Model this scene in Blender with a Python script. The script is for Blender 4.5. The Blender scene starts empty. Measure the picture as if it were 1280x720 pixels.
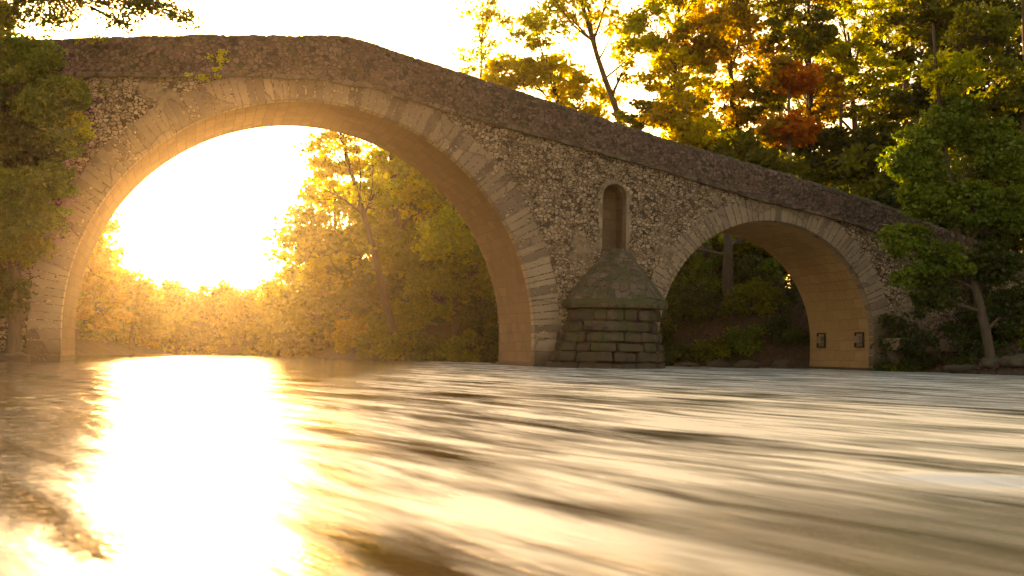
import bpy, bmesh, math, random
import numpy as np
from mathutils import Vector, Matrix
from mathutils.geometry import tessellate_polygon
R = math.radians
rng = np.random.default_rng(7)
random.seed(7)
scene = bpy.context.scene
COL = scene.collection
PSI = R(16.1)
CU, SU = math.cos(PSI), math.sin(PSI)

# ------------------------------------------------------------------ helpers
def tag(o, label=None, cat=None, group=None, kind=None):
    if label: o['label'] = label
    if cat: o['category'] = cat
    if group: o['group'] = group
    if kind: o['kind'] = kind
    return o

def empty(name, loc=(0, 0, 0), rz=0.0):
    o = bpy.data.objects.new(name, None)
    COL.objects.link(o)
    o.location = loc
    o.rotation_euler = (0, 0, rz)
    return o

def mesh_obj(name, verts, faces, mat, parent=None, smooth=False):
    me = bpy.data.meshes.new(name)
    me.from_pydata([tuple(v) for v in verts], [], faces)
    me.update()
    if smooth:
        me.polygons.foreach_set('use_smooth', [True] * len(me.polygons))
    o = bpy.data.objects.new(name, me)
    COL.objects.link(o)
    if mat: me.materials.append(mat)
    if parent: o.parent = parent
    return o

def fast_mesh(name, V, F, mats, parent=None, smooth=False, mat_idx=None):
    """V (n,3) float, F (m,k) int with k = 3 or 4"""
    me = bpy.data.meshes.new(name)
    k = F.shape[1]
    me.vertices.add(len(V)); me.vertices.foreach_set('co', np.asarray(V, np.float32).ravel())
    me.loops.add(F.size); me.loops.foreach_set('vertex_index', F.astype(np.int32).ravel())
    me.polygons.add(len(F))
    me.polygons.foreach_set('loop_start', np.arange(0, F.size, k, dtype=np.int32))
    me.polygons.foreach_set('loop_total', np.full(len(F), k, np.int32))
    if smooth: me.polygons.foreach_set('use_smooth', np.ones(len(F), bool))
    if mat_idx is not None: me.polygons.foreach_set('material_index', mat_idx.astype(np.int32))
    me.update(calc_edges=True); me.validate()
    for m in (mats if isinstance(mats, (list, tuple)) else [mats]): me.materials.append(m)
    o = bpy.data.objects.new(name, me)
    COL.objects.link(o)
    if parent: o.parent = parent
    return o

class VN:
    """seeded value noise in numpy"""
    def __init__(s, seed):
        s.t = np.random.default_rng(seed).random(65536)
    def h(s, i, j, k=0):
        return s.t[(i * 73 + j * 19349 + k * 8349 + 77) % 65536]
    def __call__(s, x, y):
        x = np.asarray(x, float); y = np.asarray(y, float)
        i = np.floor(x).astype(int); j = np.floor(y).astype(int)
        a = x - i; b = y - j
        a = a * a * (3 - 2 * a); b = b * b * (3 - 2 * b)
        return ((s.h(i, j) * (1 - a) + s.h(i + 1, j) * a) * (1 - b) + (s.h(i, j + 1) * (1 - a) + s.h(i + 1, j + 1) * a) * b) * 2 - 1
    def fbm(s, x, y, n=4):
        v = 0; am = 1
        for q in range(n):
            v = v + am * s(x * 2 ** q + 13 * q, y * 2 ** q + 7 * q); am *= .5
        return v
vn = VN(3)

# ------------------------------------------------------------------ materials
class NT:
    def __init__(s, name):
        s.m = bpy.data.materials.new(name); s.m.use_nodes = True
        s.t = s.m.node_tree; s.n = s.t.nodes; s.n.clear()
        s.out = s.n.new('ShaderNodeOutputMaterial')
    def add(s, typ, **kw):
        n = s.n.new('ShaderNode' + typ)
        for k, v in kw.items():
            if k.startswith('i_'):
                n.inputs[k[2:].replace('_', ' ')].default_value = v
            elif k.startswith('n_'):
                n.inputs[int(k[2:])].default_value = v
            else: setattr(n, k, v)
        return n
    def link(s, a, b): s.t.links.new(a, b)
    def mapping(s, src, scale=(1, 1, 1), rot=(0, 0, 0), loc=(0, 0, 0)):
        n = s.add('Mapping'); n.inputs['Scale'].default_value = scale
        n.inputs['Rotation'].default_value = rot; n.inputs['Location'].default_value = loc
        s.link(src, n.inputs['Vector']); return n.outputs[0]
    def noise(s, src, scale, detail=4, rough=.55, dist=0):
        n = s.add('TexNoise', i_Scale=scale, i_Detail=detail, i_Roughness=rough, i_Distortion=dist)
        s.link(src, n.inputs['Vector']); return n.outputs['Fac']
    def ramp(s, src, stops, interp='LINEAR'):
        n = s.add('ValToRGB'); cr = n.color_ramp; cr.interpolation = interp
        while len(cr.elements) < len(stops): cr.elements.new(.5)
        for e, (p, c) in zip(cr.elements, stops):
            e.position = p; e.color = (*c, 1) if len(c) == 3 else c
        s.link(src, n.inputs[0]); return n.outputs[0]
    def g(s, src, a, b, lo=0, hi=1):
        n = s.add('MapRange'); n.inputs[1].default_value = a; n.inputs[2].default_value = b
        n.inputs[3].default_value = lo; n.inputs[4].default_value = hi
        s.link(src, n.inputs[0]); return n.outputs[0]
    def math(s, op, a, b=0.0, c=None):
        n = s.add('Math', operation=op)
        for i, v in enumerate((a, b) if c is None else (a, b, c)):
            if isinstance(v, (int, float)): n.inputs[i].default_value = v
            else: s.link(v, n.inputs[i])
        return n.outputs[0]
    def mix(s, fac, a, b, blend='MIX'):
        n = s.add('Mix', data_type='RGBA', blend_type=blend)
        for i, v in ((0, fac), (6, a), (7, b)):
            if isinstance(v, (int, float)): n.inputs[i].default_value = v
            elif isinstance(v, tuple): n.inputs[i].default_value = (*v, 1)
            else: s.link(v, n.inputs[i])
        return n.outputs[2]

def stone_mat(name, c_lo, c_hi, mortar, scale, seed=0, stretch=(1, 1, 1), gap=.1, disp=.05,
              moss=0.0, stain=.5, bump=.5, true_disp=True, patch=0.0, patch_col=(.36, .27, .18), rough=.9):
    t = NT(name); tc = t.add('TexCoord').outputs['Object']
    p0 = t.mapping(tc, (1, 1, 1), loc=(seed * 3.1, 0, seed * 1.7))
    wob = t.add('TexNoise', i_Scale=1.3, i_Detail=3); t.link(p0, wob.inputs['Vector'])
    wv = t.add('VectorMath', operation='MULTIPLY_ADD'); t.link(wob.outputs['Color'], wv.inputs[0])
    wv.inputs[1].default_value = (.35, .35, .35); t.link(p0, wv.inputs[2])
    p = t.mapping(wv.outputs[0], stretch)
    ve = t.add('TexVoronoi', feature='DISTANCE_TO_EDGE', i_Scale=scale, i_Randomness=.9); t.link(p, ve.inputs['Vector'])
    vc = t.add('TexVoronoi', feature='F1', i_Scale=scale, i_Randomness=.9); t.link(p, vc.inputs['Vector'])
    sep = t.add('SeparateColor'); t.link(vc.outputs['Color'], sep.inputs[0])
    nf = t.noise(p0, 14, 5, .65); nm = t.noise(p0, 2.2, 4, .6); nl = t.noise(p0, .45, 5, .68)
    # ragged joints whose depth changes from place to place
    e = t.math('ADD', ve.outputs['Distance'], t.g(nf, .3, .7, -gap * .35, gap * .35))
    edge = t.math('MULTIPLY', e, t.g(nm, .3, .72, 2.4, .75))
    joint = t.g(edge, gap * .15, gap)
    cell = t.math('ADD', t.math('MULTIPLY', sep.outputs[0], .6), t.math('MULTIPLY', nf, .4))
    col = t.ramp(cell, [(.15, c_lo), (.5, tuple((a + b) / 2 for a, b in zip(c_lo, c_hi))), (.85, c_hi)])
    hole = t.math('MULTIPLY', t.g(sep.outputs[1], .78, .82), t.g(nm, .42, .5))   # missing stones
    joint2 = t.math('MULTIPLY', joint, t.math('SUBTRACT', 1, t.math('MULTIPLY', hole, .8)))
    if patch > 0:    # remains of lime render that fill the joints
        pm = t.g(nl, .62 - patch * .3, .70 - patch * .3)
        sm = t.mix(t.g(nf, .3, .7), patch_col, tuple(v * .72 for v in patch_col))
        joint2 = t.math('MAXIMUM', joint2, t.math('MULTIPLY', pm, .92))
        col = t.mix(t.math('MULTIPLY', pm, .7), col, sm)
    col = t.mix(joint2, mortar, col)
    col = t.mix(t.math('MULTIPLY', t.g(nl, .38, .68), stain), col, tuple(v * .42 for v in c_lo), 'MIX')
    if moss > 0:
        ng = t.noise(p0, 1.7, 5, .7)
        geo = t.add('NewGeometry'); sx = t.add('SeparateXYZ'); t.link(geo.outputs['Normal'], sx.inputs[0])
        mf = t.math('MULTIPLY', t.g(t.math('ADD', ng, t.math('MULTIPLY', sx.outputs[2], .25)), .62 - moss * .3, .75 - moss * .3), .85)
        col = t.mix(mf, col, (.045, .052, .014))
    # damp dark band just above the water
    geo2 = t.add('NewGeometry'); sp = t.add('SeparateXYZ'); t.link(geo2.outputs['Position'], sp.inputs[0])
    damp = t.g(t.math('ADD', sp.outputs[2], t.math('MULTIPLY', nm, -.5)), -.05, .6, .85, 0)
    col = t.mix(damp, col, (.05, .035, .02))
    b = t.add('BsdfPrincipled', i_Roughness=rough)
    t.link(col, b.inputs['Base Color'])
    h = t.math('ADD', t.math('MULTIPLY', joint2, 1.0), t.math('ADD', t.math('MULTIPLY', sep.outputs[2], .35), t.math('MULTIPLY', nf, .25)))
    if true_disp:
        d = t.add('Displacement', i_Scale=disp, i_Midlevel=.9); t.link(h, d.inputs['Height'])
        t.link(d.outputs[0], t.out.inputs['Displacement']); t.m.displacement_method = 'BOTH'
    else:
        bp = t.add('Bump', i_Strength=bump, i_Distance=disp); t.link(h, bp.inputs['Height'])
        t.link(bp.outputs[0], b.inputs['Normal'])
    t.link(b.outputs[0], t.out.inputs['Surface'])
    return t.m

def ashlar_mat(name, c_lo, c_hi, mortar, bw, bh, rough=.85, disp=.02, soot=.0):
    """coursed blocks, laid out in the UV map (metres)"""
    t = NT(name); uv = t.add('UVMap').outputs[0]; ob = t.add('TexCoord').outputs['Object']
    n1 = t.noise(ob, 1.1, 4, .6); n2 = t.noise(ob, 9, 5, .65); n3 = t.noise(ob, .35, 3, .6)
    wn = t.add('TexNoise', i_Scale=.9, i_Detail=3); t.link(ob, wn.inputs['Vector'])
    wv = t.add('VectorMath', operation='MULTIPLY_ADD'); t.link(wn.outputs['Color'], wv.inputs[0])
    wv.inputs[1].default_value = (.16, .16, 0); t.link(uv, wv.inputs[2])
    br = t.add('TexBrick', offset=.5, squash=1.0)
    br.inputs['Scale'].default_value = 1.0; br.inputs['Mortar Size'].default_value = .018
    br.inputs['Mortar Smooth'].default_value = .6; br.inputs['Brick Width'].default_value = bw; br.inputs['Row Height'].default_value = bh
    br.inputs['Color1'].default_value = (*c_lo, 1); br.inputs['Color2'].default_value = (*c_hi, 1); br.inputs['Mortar'].default_value = (*mortar, 1)
    br.inputs['Bias'].default_value = 0
    t.link(wv.outputs[0], br.inputs['Vector'])
    fill = t.g(n3, .35, .6, .75, .25)        # where old render hides the joints
    plain = t.mix(n1, tuple(v * .8 for v in c_lo), c_hi)
    col = t.mix(fill, br.outputs['Color'], plain)
    col = t.mix(t.g(n2, .35, .75, 0, .45), col, tuple(v * .55 for v in c_lo))
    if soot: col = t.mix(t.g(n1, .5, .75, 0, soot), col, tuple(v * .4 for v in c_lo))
    b = t.add('BsdfPrincipled', i_Roughness=rough); t.link(col, b.inputs['Base Color'])
    h = t.math('ADD', t.math('MULTIPLY', br.outputs['Fac'], -.6), t.math('MULTIPLY', n2, .6))
    bp = t.add('Bump', i_Strength=.7, i_Distance=disp); t.link(h, bp.inputs['Height']); t.link(bp.outputs[0], b.inputs['Normal'])
    t.link(b.outputs[0], t.out.inputs['Surface'])
    return t.m

def leaf_mat(name, c1, c2, c3, trans=.45):
    """c1..c3: the leaf colours of one kind, spread leaf by leaf and clump by clump"""
    t = NT(name); geo = t.add('NewGeometry'); ob = t.add('TexCoord').outputs['Object']
    n = t.noise(ob, .55, 3, .6)
    f = t.math('ADD', t.math('MULTIPLY', geo.outputs['Random Per Island'], .55), t.g(n, .3, .7, 0, .45))
    col = t.ramp(f, [(.1, c1), (.5, c2), (.9, c3)])
    d = t.add('BsdfPrincipled', i_Roughness=.5); d.inputs['Specular IOR Level'].default_value = .3
    t.link(col, d.inputs['Base Color'])
    tr = t.add('BsdfTranslucent')
    hs = t.add('HueSaturation', i_Value=2.0, i_Saturation=1.15); t.link(col, hs.inputs['Color']); t.link(hs.outputs[0], tr.inputs['Color'])
    mx = t.add('MixShader'); mx.inputs[0].default_value = trans
    t.link(d.outputs[0], mx.inputs[1]); t.link(tr.outputs[0], mx.inputs[2]); t.link(mx.outputs[0], t.out.inputs['Surface'])
    return t.m

def bark_mat(name, c1, c2):
    t = NT(name); ob = t.add('TexCoord').outputs['Object']
    p = t.mapping(ob, (6, 6, 1.2)); n = t.noise(p, 1.6, 5, .7); n2 = t.noise(ob, .8, 3)
    col = t.mix(t.g(n, .3, .7), c1, c2); col = t.mix(t.g(n2, .5, .7, 0, .5), col, (.05, .055, .02))
    b = t.add('BsdfPrincipled', i_Roughness=.9); t.link(col, b.inputs['Base Color'])
    bp = t.add('Bump', i_Strength=.6, i_Distance=.05); t.link(n, bp.inputs['Height']); t.link(bp.outputs[0], b.inputs['Normal'])
    t.link(b.outputs[0], t.out.inputs['Surface']); return t.m

M = {}
M['rubble'] = stone_mat('rubble stone', (.21, .135, .078), (.50, .36, .23), (.038, .021, .012), 6.6, 1, (1, 1, 1.3), .18, .06, patch=.22, patch_col=(.36, .26, .17), stain=.35)
M['parapet'] = stone_mat('parapet stone', (.105, .060, .046), (.20, .125, .095), (.035, .019, .014), 6.5, 4, (1, 1, 1.2), .13, .05, stain=.35, moss=.16)
M['cutwater'] = stone_mat('cutwater stone', (.040, .026, .018), (.125, .082, .053), (.028, .019, .013), 2.2, 8, (1, 1, 1.7), .03, .06, moss=.46, stain=.6, true_disp=False, bump=.6)
M['cap_flat'] = stone_mat('core stone and socket shade', (.06, .04, .025), (.10, .065, .04), (.03, .02, .012), 2, 61, stain=.2, true_disp=False)  # dark tone for the cutwater core and the painted shade round the beam stubs
M['cap'] = stone_mat('cap stone', (.115, .075, .055), (.21, .145, .105), (.045, .028, .018), 3.2, 12, (1, 1, 1), .07, .04, moss=.22, stain=.4)
M['mossy'] = stone_mat('mossy ledge stone', (.10, .07, .04), (.18, .13, .08), (.03, .025, .012), 2.2, 15, (1, 1, 1), .07, .05, moss=.95, stain=.3, true_disp=False)
M['dark_rubble'] = stone_mat('damp rubble', (.10, .062, .04), (.22, .145, .095), (.03, .02, .012), 3.0, 21, (1, 1, 1.3), .09, .06, moss=.45, stain=.6)
M['ledge'] = stone_mat('pale ledge stone', (.24, .16, .10), (.36, .26, .17), (.06, .04, .02), 1.1, 25, (1, 1, 1.4), .05, .03, moss=.2, stain=.4, true_disp=False)
M['voussoir'] = stone_mat('voussoir stone', (.22, .15, .092), (.37, .26, .17), (.19, .125, .075), 0.45, 31, (1, 1, 1), .015, .03, stain=.6, true_disp=False, bump=.8)
M['voussoir_dark'] = stone_mat('weathered voussoir stone', (.16, .105, .068), (.28, .195, .13), (.12, .08, .05), .4, 33, (1, 1, 1), .015, .03, stain=.55, true_disp=False, bump=.4)
M['soffit'] = ashlar_mat('shade-toned sooty vault blocks', (.13, .064, .024), (.22, .115, .045), (.055, .028, .011), .6, .36, soot=.6)  # base darkened to paint in the big vault's shade; soot patches are noise
M['soffit_lit'] = ashlar_mat('gold-lit vault blocks', (.38, .20, .075), (.54, .31, .125), (.20, .10, .04), .7, .42, soot=.3)  # same blocks with the gold light on the small vault painted into the colour
M['niche'] = ashlar_mat('niche blocks', (.16, .095, .055), (.26, .165, .095), (.08, .05, .03), .6, .4)
M['rock'] = stone_mat('river rock', (.13, .09, .06), (.26, .19, .13), (.13, .09, .06), .5, 41, (1, 1, 1), .02, .02, moss=.3, stain=.5, true_disp=False)
M['bark_grey'] = bark_mat('grey bark', (.10, .075, .05), (.20, .155, .10))
M['bark_brown'] = bark_mat('brown bark', (.05, .032, .02), (.11, .075, .045))
M['bark_pale'] = bark_mat('pale bark', (.22, .18, .13), (.36, .31, .24))
L = {
 'green':   leaf_mat('green leaves', (.050, .090, .010), (.100, .150, .016), (.18, .22, .026), .38),
 'deep':    leaf_mat('deep green leaves', (.020, .036, .007), (.040, .062, .011), (.080, .090, .016), .42),
 'olive':   leaf_mat('olive leaves', (.055, .068, .009), (.115, .125, .015), (.21, .195, .024), .54),
 'yellow':  leaf_mat('yellow leaves', (.18, .16, .014), (.34, .29, .022), (.48, .41, .036), .62),
 'lime':    leaf_mat('yellow green leaves', (.12, .14, .014), (.25, .26, .024), (.40, .39, .042), .60),
 'amber':   leaf_mat('amber leaves', (.13, .085, .011), (.26, .175, .018), (.38, .27, .030), .56),
 'rust':    leaf_mat('orange red leaves', (.24, .060, .011), (.40, .115, .016), (.50, .19, .028), .55),
 'litter':  leaf_mat('fallen leaves', (.05, .025, .010), (.10, .045, .016), (.17, .075, .025), .15),
}

# ------------------------------------------------------------------ camera
cam = bpy.data.cameras.new('camera'); camo = bpy.data.objects.new('camera', cam); COL.objects.link(camo)
camo.location = (0, 0, .51)
camo.rotation_mode = 'QUATERNION'
camo.rotation_quaternion = (Matrix.Rotation(R(90), 4, 'X') @ Matrix.Rotation(.016, 4, 'Z')).to_quaternion()
cam.sensor_width = 36; cam.lens = 1400 / 1280 * 36
cam.shift_y = 80 / 1280
cam.clip_start = .05; cam.clip_end = 3000
cam.dof.use_dof = True; cam.dof.focus_distance = 41; cam.dof.aperture_fstop = 3.5
scene.camera = camo

# ------------------------------------------------------------------ light
SUN_EL, SUN_AZ = R(8.0), math.atan2(-(640 - 200), 1400)      # azimuth from +Y, negative = left
sd = Vector((math.sin(SUN_AZ) * math.cos(SUN_EL), math.cos(SUN_AZ) * math.cos(SUN_EL), math.sin(SUN_EL)))
w = bpy.data.worlds.new('World'); scene.world = w; w.use_nodes = True
wt = w.node_tree; wt.nodes.clear()
sky = wt.nodes.new('ShaderNodeTexSky'); sky.sky_type = 'NISHITA'; sky.sun_disc = False
sky.sun_elevation = SUN_EL; sky.sun_rotation = SUN_AZ
sky.altitude = 0; sky.air_density = 1.0; sky.dust_density = 4.0; sky.ozone_density = 0.3
bg = wt.nodes.new('ShaderNodeBackground'); bg.inputs[1].default_value = .15
wo = wt.nodes.new('ShaderNodeOutputWorld')
wt.links.new(sky.outputs[0], bg.inputs[0]); wt.links.new(bg.outputs[0], wo.inputs[0])
sl = bpy.data.lights.new('sun', 'SUN'); sl.energy = 5; sl.angle = R(.6); sl.color = (1, .76, .45)
so = bpy.data.objects.new('sun', sl); COL.objects.link(so)
so.rotation_euler = sd.to_track_quat('Z', 'Y').to_euler(); so.location = (-30, 90, 30)

vs = scene.view_settings
scene.display_settings.display_device = 'sRGB'
vs.view_transform = 'Standard'; vs.look = 'None'; vs.gamma = 1; vs.use_curve_mapping = False
vs.exposure = 1.8
vs.use_white_balance = True; vs.white_balance_temperature = 9900; vs.white_balance_tint = 25

# ------------------------------------------------------------------ terrain, water
def shore_right(Y):      # x of the right water's edge
    return np.interp(Y, [-20, 10, 30, 38, 45, 48.7, 50, 51, 56, 60, 68, 76, 100, 400], [26, 22, 19, 15.7, 15.4, 14.2, 6, 2, -7, -9.5, -12, -14, -17, -60])
def shore_left(Y):
    return np.interp(Y, [-20, 5, 30, 38, 46, 52, 60, 80, 110, 160, 400], [-9, -9, -15.5, -16.5, -19, -20.5, -21, -25, -33, -47, -120])
def ground_z(X, Y):
    dr = X - shore_right(Y); dl = shore_left(Y) - X; df = (Y - 88) * .6
    d = np.maximum(np.maximum(dr, dl), df)
    n = vn.fbm(X * .25, Y * .25, 4)
    z = np.where(d < 0, np.maximum(-1.2, d * .35), np.minimum(d * .42, 1.6 + d * .10))
    z = np.minimum(z, 5.0 + .012 * np.abs(d))
    return z + n * np.clip(.12 + d * .02, .05, .5) - .02
tg = NT('earth bank'); ob = tg.add('TexCoord').outputs['Object']
n1 = tg.noise(ob, .35, 5, .65); n2 = tg.noise(ob, 6, 6, .7)
c = tg.ramp(n2, [(.3, (.035, .022, .012)), (.5, (.085, .050, .028)), (.72, (.16, .085, .045))])
c = tg.mix(tg.g(n1, .45, .6, 0, .75), c, (.032, .042, .012))
b = tg.add('BsdfPrincipled', i_Roughness=.95); tg.link(c, b.inputs['Base Color'])
bp = tg.add('Bump', i_Strength=.8, i_Distance=.12); tg.link(n2, bp.inputs['Height']); tg.link(bp.outputs[0], b.inputs['Normal'])
tg.link(b.outputs[0], tg.out.inputs['Surface'])
def grid(xs, ys, zf):
    X, Y = np.meshgrid(xs, ys); Z = zf(X, Y)
    V = np.stack([X, Y, Z], -1).reshape(-1, 3)
    nx, ny = len(xs), len(ys)
    i = (np.arange(ny - 1)[:, None] * nx + np.arange(nx - 1)[None]).ravel()
    return V, np.stack([i, i + 1, i + nx + 1, i + nx], -1)
xs = np.concatenate([np.arange(-900, -80, 20), np.arange(-80, 70, .6), np.arange(70, 900, 20)])
ys = np.concatenate([np.arange(-60, 20, 4), np.arange(20, 130, .6), np.arange(130, 1500, 25)])
V, F = grid(xs, ys, ground_z)
tag(fast_mesh('ground', V, F, tg.m, smooth=True), kind='structure')

# water: streaming ripples drawn out along the current
FA = R(-31)      # the current runs from the arch towards the camera's right
def flow(X, Y):
    # along-flow / cross-flow coordinates, gently bent by slow meanders
    m = vn(X * .16 + 5, Y * .08) * .40
    a = -Y * math.cos(FA) + X * math.sin(-FA)
    c_ = X * math.cos(FA) - Y * math.sin(FA)
    return a, c_ + m
def water_z(X, Y):
    a, c_ = flow(X, Y)
    fade = np.clip(1.4 - np.abs(Y) / 60, .35, 1)
    z = vn(a * .20, c_ * .8) * .028 + vn(a * .40 + 9, c_ * 1.9) * .013 + vn(a * .7 + 3, c_ * 4.3 + 4) * .005
    z = z * np.clip(1.25 - Y / 26, .22, 1) * np.clip(Y / 7, .42, 1)
    left = np.clip((-1.2 - X - .16 * Y) / 1.5, 0, 1) * np.clip((Y) / 2, 0, 1)
    z = z * (1 - .6 * left) + left * (vn(X * 2.4, Y * 3.2) * .012 + vn(X * 5, Y * 7) * .008 + vn(X * 11, Y * 13) * .0035)
    z = z + .035 * np.exp(-((X - 1.9) / .55) ** 2 - ((Y - 4.75 + (X - 1.9) * .25) / .16) ** 2)
    return z * fade
xs = np.concatenate([np.linspace(-120, -22, 50)[:-1], np.linspace(-22, -5, 120)[:-1], np.linspace(-5, 5, 420)[:-1], np.linspace(5, 26, 150)[:-1], np.linspace(26, 70, 20)])
ys = np.concatenate([np.linspace(-30, 1, 20)[:-1], 1 * (60 ** np.linspace(0, 1, 620))[:-1], np.linspace(60, 140, 70)])
V, F = grid(xs, ys, water_z)
tw = NT('river water'); ob = tw.add('TexCoord').outputs['Object']
ws = tw.add('TexNoise', i_Scale=.22, i_Detail=2); tw.link(ob, ws.inputs['Vector'])
wv = tw.add('VectorMath', operation='MULTIPLY_ADD'); tw.link(ws.outputs['Color'], wv.inputs[0]); wv.inputs[1].default_value = (.9, .2, 0); tw.link(ob, wv.inputs[2])
pf = tw.mapping(wv.outputs[0], (1, 1, 1), rot=(0, 0, FA))
s1 = tw.noise(tw.mapping(pf, (1.5, .24, 1)), 1.0, 4, .55)
s2 = tw.noise(tw.mapping(pf, (5.0, .6, 1), loc=(3, 1, 0)), 1.0, 4, .6)
s3 = tw.noise(tw.mapping(pf, (.55, .12, 1), loc=(7, 2, 0)), 1.0, 2, .5)
sx = tw.add('SeparateXYZ'); tw.link(ob, sx.inputs[0])
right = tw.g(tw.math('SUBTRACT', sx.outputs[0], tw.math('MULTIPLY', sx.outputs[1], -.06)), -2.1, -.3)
foam_sheen = tw.math('MULTIPLY', tw.g(tw.math('ADD', tw.math('MULTIPLY', s1, .5), tw.math('MULTIPLY', s2, .5)), .39, .57), tw.g(right, 0, 1, .14, .92))  # pale streaks: silky foam plus bright sky reflection painted into the colour
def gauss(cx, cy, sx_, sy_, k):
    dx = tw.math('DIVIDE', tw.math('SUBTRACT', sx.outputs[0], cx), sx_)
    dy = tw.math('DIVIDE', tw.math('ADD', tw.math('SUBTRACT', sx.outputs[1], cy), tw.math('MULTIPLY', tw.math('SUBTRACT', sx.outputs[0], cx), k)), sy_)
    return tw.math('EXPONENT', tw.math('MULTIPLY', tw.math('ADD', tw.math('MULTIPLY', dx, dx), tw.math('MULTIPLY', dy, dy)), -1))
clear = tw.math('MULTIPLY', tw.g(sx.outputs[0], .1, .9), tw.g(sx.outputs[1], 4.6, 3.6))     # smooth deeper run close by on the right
foam_sheen = tw.math('MULTIPLY', foam_sheen, tw.math('SUBTRACT', 1, tw.math('MULTIPLY', clear, .72)))
foam_sheen = tw.math('MAXIMUM', foam_sheen, tw.math('MULTIPLY', gauss(1.9, 4.7, .6, .20, .25), tw.g(s2, .3, .55, .55, 1)))
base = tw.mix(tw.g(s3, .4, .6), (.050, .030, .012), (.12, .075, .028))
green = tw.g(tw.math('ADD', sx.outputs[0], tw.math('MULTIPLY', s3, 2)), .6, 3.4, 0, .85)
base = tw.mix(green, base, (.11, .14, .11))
col = tw.mix(foam_sheen, base, (.72, .78, .73))
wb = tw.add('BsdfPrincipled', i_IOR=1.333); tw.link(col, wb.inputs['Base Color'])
tw.link(tw.math('ADD', tw.math('MULTIPLY', foam_sheen, .25), .08), wb.inputs['Roughness'])
hh = tw.math('ADD', tw.math('MULTIPLY', s1, 1.0), tw.math('MULTIPLY', s2, .28))
rip = tw.noise(tw.mapping(ob, (7, 16, 1), rot=(0, 0, R(8))), 1.0, 3, .55)      # small crisp ripples in the slack water on the left
hh = tw.math('ADD', hh, tw.math('MULTIPLY', rip, tw.g(tw.math('ADD', sx.outputs[0], tw.math('MULTIPLY', sx.outputs[1], .2)), .1, -1.0, .06, .42)))
bp = tw.add('Bump', i_Strength=.42, i_Distance=.07); tw.link(hh, bp.inputs['Height']); tw.link(bp.outputs[0], wb.inputs['Normal'])
tw.link(wb.outputs[0], tw.out.inputs['Surface'])
tag(fast_mesh('river_water', V, F, tw.m, smooth=True), kind='structure')

# ------------------------------------------------------------------ the bridge (local x along the bridge, y into it, z up)
T = 4.7
bridge = empty('stone_bridge', (.8, 40, 0), PSI)
tag(bridge, 'old humpback stone bridge with one large and one small arch over the river', 'bridge')
topx = [-34, -24, -17.7, -12.2, -7.1, -6.6, -4.2, .8, 5.5, 10.5, 14.1, 17.5, 21, 27]
topz = [7.6, 9.1, 10.02, 10.72, 11.18, 11.14, 10.58, 9.44, 8.38, 7.37, 6.6, 5.6, 4.7, 3.4]
corx = [-34, -24, -16.3, -12.9, -10.4, -7.7, -6.0, -4.2, -.4, 3.9, 8.8, 12.7, 16, 21, 27]
corz = [6.8, 8.2, 9.10, 9.38, 9.60, 9.70, 9.56, 9.14, 8.38, 7.58, 6.50, 5.85, 5.0, 3.7, 2.4]
ftop = lambda u: np.interp(u, topx, topz)
fcor = lambda u: np.interp(u, corx, corz)
A = (-7.90, 1.02, 7.88)     # big arch: centre u, spring z, radius
B = (9.35, 1.10, 4.56)
NC, NW, NB = 2.97, .47, 4.1   # niche centre, half-width, bottom
NT_ = 6.24
def arch_pts(a, n, r_off=0, z0=-1.5):
    cu, cz, r = a; r += r_off
    pts = [(cu - r, z0)]
    for k in range(n + 1):
        th = math.pi * (1 - k / n); pts.append((cu + r * math.cos(th), cz + r * math.sin(th)))
    pts.append((cu + r, z0)); return pts
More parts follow.
